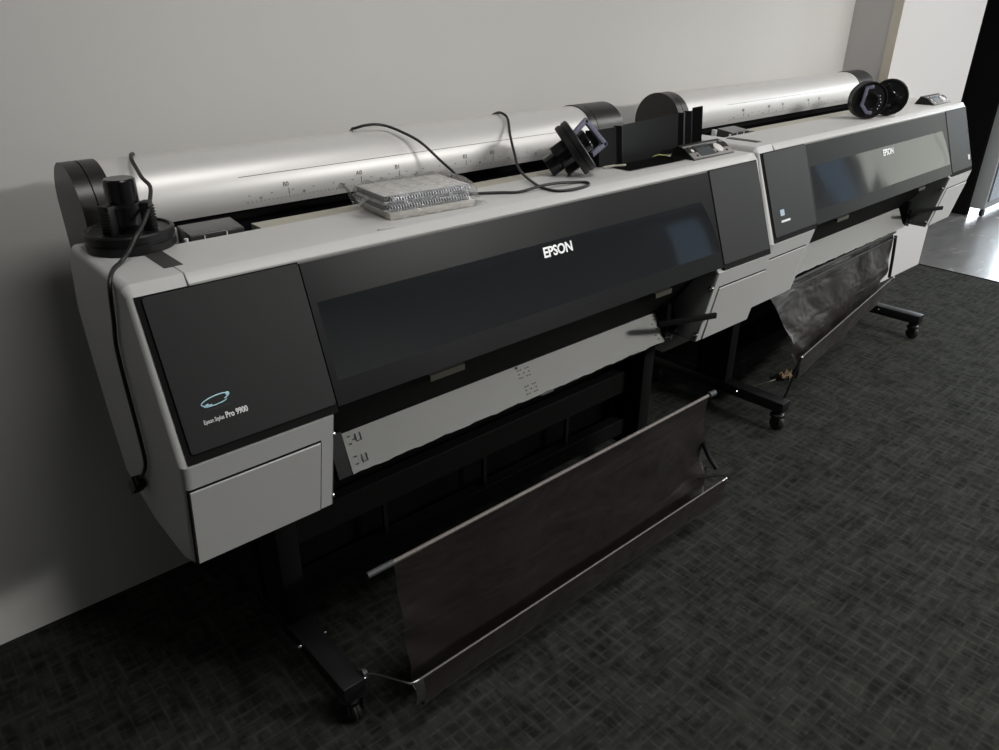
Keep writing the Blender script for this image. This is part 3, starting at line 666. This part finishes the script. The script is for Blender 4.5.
b = B(); b.grid(10, 6, lambda u, v: V(1.53+u*.07+v*.05, -.528+v*.05-u*.005, TOP+.006+.010*v+.003*sin(u*5)), .001)
o = b.obj('paper_slip', 'yellow'); recenter(o, (1.57, -.52, TOP)); tag(o, 'yellow-green paper slip peeking out from under the standing black tray', 'paper')
b = B(); b.tube([(1.31, -.53, TOP+.004), (1.335, -.545, TOP+.008), (1.35, -.535, TOP+.004), (1.37, -.55, TOP+.006), (1.385, -.545, TOP+.004)], .0035, 6, 4)
o = b.obj('bent_clip', 'ledge'); recenter(o, (1.35, -.54, TOP)); tag(o, 'small brassy bent clip lying between tilted roll adapter and black tray', 'clip')

# cables
def back(x, dx=0):
    # runs up behind the silver cover and over its crown, touching it
    o = [(x+dx, -.115, 1.0)]
    for a in (170, 150, 130, 112): o.append((x+dx*(a-90)/80*.5, YC-(RA+.0042)*cos(radians(a)), ZC+(RA+.0042)*sin(radians(a))))
    return o
def cable(name, pts, r, label):
    o = B().tube(pts, r, 10, 8).obj(name, 'cable', None, 60); recenter(o, pts[-1]); return tag(o, label, 'cable')
c1 = back(.192)+[(.180, -.240, 1.2128), (.172, -.258, 1.2145), (.163, -.287, 1.2105), (.159, -.32, 1.199), (.153, -.365, 1.188), (.151, -.41, 1.177), (.122, -.47, 1.154), (.099, -.50, 1.135), (.076, -.527, 1.1235), (.056, -.5385, 1.103), (.036, -.548, 1.0885),
      (.015, -.578, 1.0880), (-.001, -.606, 1.0790), (-.0068, -.612, 1.055), (-.006, -.588, 1.001), (-.006, -.564, .949), (-.006, -.562, .889), (-.006, -.567, .829), (-.006, -.572, .768), (-.006, -.571, .712), (-.007, -.555, .683), (-.010, -.530, .655)]
cb_ = cable('power_cable', c1, .0038, 'black power cable hooked over upright adapter, hanging down the printer side to its plug')
plug = B(); mp_ = basis(Vector((-.012, -.522, .645))-Vector(c1[-1]), (-.1, .72, -.69), (-1, -.05, .1))
plug.box((0, -.007, -.009), (.012, .007, .009), mp_, .002); plug.box((.012, -.011, -.014), (.042, .011, .014), mp_, .003); plug.box((.040, -.009, -.012), (.056, .009, .012), mp_, .002)
plug.obj('plug', 'black', cb_, 30)
c2 = back(.722)+[(.706, -.230, 1.2130), (.703, -.248, 1.216), (.723, -.26, 1.222), (.748, -.27, 1.2235), (.776, -.275, 1.218), (.80, -.30, 1.206), (.831, -.34, 1.182), (.861, -.38, 1.14), (.885, -.41, 1.107), (.886, -.44, 1.083), (.88, -.462, 1.074)]
cable('network_cable', c2, .0034, 'black cable arching over the silver roll cover, dropping behind the bagged manuals')
c3 = back(1.20)+[(1.182, -.235, 1.2128), (1.174, -.262, 1.2145), (1.170, -.29, 1.203), (1.13, -.345, 1.169), (1.104, -.39, 1.133), (1.073, -.44, 1.105), (1.046, -.50, 1.092), (1.011, -.587, 1.087), (1.006, -.642, 1.087), (1.032, -.659, 1.0872), (1.07, -.661, 1.0872), (1.112, -.654, 1.0872), (1.134, -.633, 1.0872), (1.117, -.612, 1.0875), (1.049, -.607, 1.093), (.997, -.606, 1.094), (.933, -.598, 1.0875), (.893, -.572, 1.0872), (.845, -.545, 1.0872), (.80, -.535, 1.087)]
cable('looped_cable', c3, .0036, 'black cable coming down off the silver cover into a flat loop on the top')

# bagged manuals
ang = radians(-4.8); bo = Vector((.556, -.602, 0)); BM = Matrix.Translation((bo.x, bo.y, TOP)) @ Matrix.Rotation(ang, 4, 'Z')
def bookbase(name, label, z, cat, g): return empty(name, BM @ Vector((.105, .07, z)), label, cat, g, ang)
o = bookbase('booklet', 'thick cream booklet at the bottom of the bagged stack on the printer', .0005, 'book', None)
B().box((-.103, -.072, 0), (.113, .068, .0145), None, .001).obj('page_block', 'paper', o)
def manual(z, label, dx=0):
    o = bookbase('spiral_manual', label, z, 'book', 'spiral-bound manuals in the clear bag')
    B().box((-.107+dx, -.052, .0018), (.103+dx, .072, .0142)).obj('page_block', 'pages', o)
    B().box((-.109+dx, -.058, .0142), (.105+dx, .074, .0155), None, .0003).box((-.109+dx, -.058, .0005), (.105+dx, .074, .0018), None, .0003).obj('cover', 'cover', o)
    pts = []
    for i in range(30*10+1):
        a = 2*pi*i/10; pts.append(V(-.100+dx+.200*i/300, -.0625+.0095*cos(a), .008+.0078*sin(a)))
    B().tube(pts, .0015, 5, 1).obj('spiral_binding', 'coil', o)
    return o
manual(.0155, 'spiral-bound manual in the middle of the bagged stack, grey coil facing out')
m_top = manual(.0325, 'white spiral-bound manual topmost in the bagged stack, coil facing out', .002)
def bagf(u, v):
    # closed sleeve around the stack, pinched to a flat flap at both ends
    a = 2*pi*v
    e = abs(2*u-1); flap = max(0, (e-.86)/.14)
    hx = -.125+u*.262
    ry = .081; rz = .029
    n_ = 5 - 2.6*flap
    c_, s_ = cos(a), sin(a)
    yy = ry*math.copysign(abs(c_)**(2/n_), c_); zz = rz*math.copysign(abs(s_)**(2/n_), s_)
    zz = zz*(1-.80*flap*(1 if u > .5 else .55)); yy *= (1-.10*flap)
    zc = .0285 - (.018*flap if u > .5 else -.004*flap)
    wob = .0014*sin(u*37+v*21)+.0012*sin(u*71-v*33+2)
    return BM @ Vector((.105+hx*.93, .068+yy*1.0+wob, max(.0006, zc+zz+wob*1.5)))
b = B(); b.grid(46, 48, bagf)
b.grid(10, 14, lambda u, v: BM @ Vector((-.012-u*.035, .02+v*.13+.01*sin(u*9), .031+.022*sin(v*7+u*3)*u+.012*u)))
b.grid(8, 14, lambda u, v: BM @ Vector((.222+u*.030, -.004+v*.12, .012-.010*u+.004*sin(v*21)*u)))
bag = b.obj('plastic_bag', 'bag', None, 70); recenter(bag, BM @ Vector((.105, .07, 0))); tag(bag, 'clear wrinkled plastic bag wrapped around the stack of manuals on the printer', 'plastic bag')
B_ = bpy.data.objects
# crumpled paper under the farther basket
rnd = random.Random(4)
def crump(u, v):
    return V(2.585+u*.075+.01*sin(v*9), -.575+v*.055+.008*sin(u*8), .004+.022*abs(sin(u*9+v*5))+.014*abs(sin(v*13-u*4)))
o = B().grid(9, 7, crump, .001).obj('crumpled_paper', 'brown', None, 10); recenter(o, (2.62, -.55, 0)); tag(o, 'small crumpled tan paper scrap on the carpet under the farther basket', 'paper scrap')

# ------------------------------------------------------------------ setting
Kx, Ky = 4.785, -.234
def st(name, b, m, label=None): return struct(b.obj(name, m), label)
st('floor', B().box((-3, -6.5, -.05), (Kx, 0, 0)), 'carpet', 'dark green-grey woven carpet')
st('floor_concrete', B().box((Kx, -6.5, -.05), (11, 3, -.001)), 'concrete', 'polished grey concrete floor')
st('trim_1', B().box((Kx-.004, -6.5, -.01), (Kx+.006, Ky, .003)), 'blackm', 'thin dark strip between carpet and concrete')
st('wall_back', B().box((-3, 0, 0), (3.72, .12, 2.75)), 'wall', 'plain warm grey painted wall')
st('wall_column', B().box((3.7205, Ky, 0), (Kx, .12, 2.75)), 'column', 'white boxed-out column')
st('trim_2', B().box((3.7185, Ky-.001, 0), (3.7205, -.19, 2.75)), 'trimpaint', 'cream corner bead of the column')
st('wall_partition', B().box((6.36, .04, 0), (6.42, 3, 2.75)).box((Kx, .12, 0), (Kx+.02, 3, 2.75)), 'darkwall', 'black partition')
st('ceiling', B().box((-3, -6.5, 2.75), (11, 3, 2.8)), 'column')
st('wall_left', B().box((-3.1, -6.5, 0), (-3, .12, 2.75)), 'farwall')
st('wall_front', B().box((-3, -6.6, 0), (11, -6.5, 2.75)), 'farwall')
st('wall_far', B().box((11, -6.5, 0), (11.1, 3, .5)).box((11, -6.5, 2.4), (11.1, 3, 2.75)).box((11, 2.2, .5), (11.1, 3, 2.4)).box((11, -2.2, .5), (11.1, -1.4, 2.4)).box((11, -6.5, .5), (11.1, -3.95, 2.4)), 'wall')
wn = st('window_1', B().box((11.02, -3.95, .5), (11.05, -2.2, 2.4)), 'daylight'); wn2 = st('window_2', B().box((11.02, -1.4, .5), (11.05, 2.2, 2.4)), 'daylight3')
B().box((10.98, -3.0, .5), (11.03, -2.985, 2.4)).obj('window_frame', 'cabinet', wn)
b = B()
for yy in (-.3, .9): b.box((10.98, yy-.03, .5), (11.03, yy+.03, 2.4))
b.obj('window_frame', 'cabinet', wn2)
glow1 = st('reflection_panel_1', B().box((8.7, -6.495, 1.2), (9.8, -6.47, 2.6)), 'blueglow')  # unseen glowing panel, added for the bluish reflection in the nearer printer
b = B().box((8.65, -6.49, 1.15), (9.85, -6.45, 1.2)).box((8.65, -6.49, 2.6), (9.85, -6.45, 2.65)); b.obj('window_frame', 'cabinet', glow1)  # edge bars of the added panel
glow2 = st('reflection_panel_2', B().box((10.97, -4.62, .6), (10.995, -4.22, 2.38)), 'blueglow')  # unseen glowing strip on the wall, added for the farther pane's blue band
# grey rolling cabinet past the partition
cab = empty('storage_cabinet', (6.8, -.2, 0), 'grey rolling cabinet on the concrete past the black partition', 'cabinet')
o = B().box((-.42, .13, .06), (.38, .235, 1.5), None, .006).obj('body', 'cabinet', cab)
B().box((-.39, .118, .12), (.35, .1295, 1.45)).obj('door', 'cabblue', cab, 30, .002)
b = B()
for xx in (-.38, .33): b.lathe([(0, -.013), (.028, -.013), (.03, 0), (.028, .013), (0, .013)], (xx, .15, .029), (0, 1, 0), 18)
b.obj('wheel', 'rubber', cab)

# ------------------------------------------------------------------ lights
def area(name, loc, size, power, col=(1, .985, .955), target=None, sy=None):
    l = bpy.data.lights.new(name, 'AREA'); l.energy = power; l.color = col; l.shape = 'RECTANGLE'; l.size = size; l.size_y = sy or size
    o = bpy.data.objects.new(name, l); COL.objects.link(o); o.location = loc
    if target: o.rotation_euler = (Vector(target)-Vector(loc)).to_track_quat('-Z', 'Y').to_euler()
    return o
area('ceiling_lamp', (.75, -1.4, 2.72), 1.2, 11, sy=.6)
area('ceiling_lamp', (3.3, -4.4, 2.72), 1.2, 125, sy=.6)
area('ceiling_lamp', (3.9, -1.5, 2.72), 1.2, 15, sy=.6)
area('ceiling_lamp', (6.2, -3.7, 2.72), 1.2, 25, sy=.6)
area('ceiling_lamp', (8.0, -2.2, 2.72), 1.2, 60, (.93, .97, 1), sy=.6)
area('window_light', (10.9, .4, 1.5), 2.5, 60, (.85, .93, 1), (6, -1, .4), 1.8)
w = bpy.data.worlds.new('World'); S.world = w; w.use_nodes = True; w.node_tree.nodes['Background'].inputs[0].default_value = (.6, .7, .8, 1); w.node_tree.nodes['Background'].inputs[1].default_value = .3

# ------------------------------------------------------------------ camera
cd = bpy.data.cameras.new('Camera'); co = bpy.data.objects.new('Camera', cd); COL.objects.link(co)
cd.sensor_width = 36; cd.sensor_fit = 'HORIZONTAL'; cd.lens = 750.23*36/999; cd.clip_start = .02
fw = Vector((0.59449873, 0.66948434, -0.44537847)); rt = Vector((0.74925198, -0.66226903, 0.0046042)); up = Vector((0.29187793, 0.33643789, 0.89533056))
co.matrix_world = Matrix(((rt.x, up.x, -fw.x, -.30200), (rt.y, up.y, -fw.y, -1.91879), (rt.z, up.z, -fw.z, 1.49546), (0, 0, 0, 1)))
S.camera = co
S.view_settings.view_transform = 'Standard'; S.view_settings.look = 'None'; S.view_settings.gamma = 1; S.view_settings.use_curve_mapping = False
S.view_settings.exposure = .95
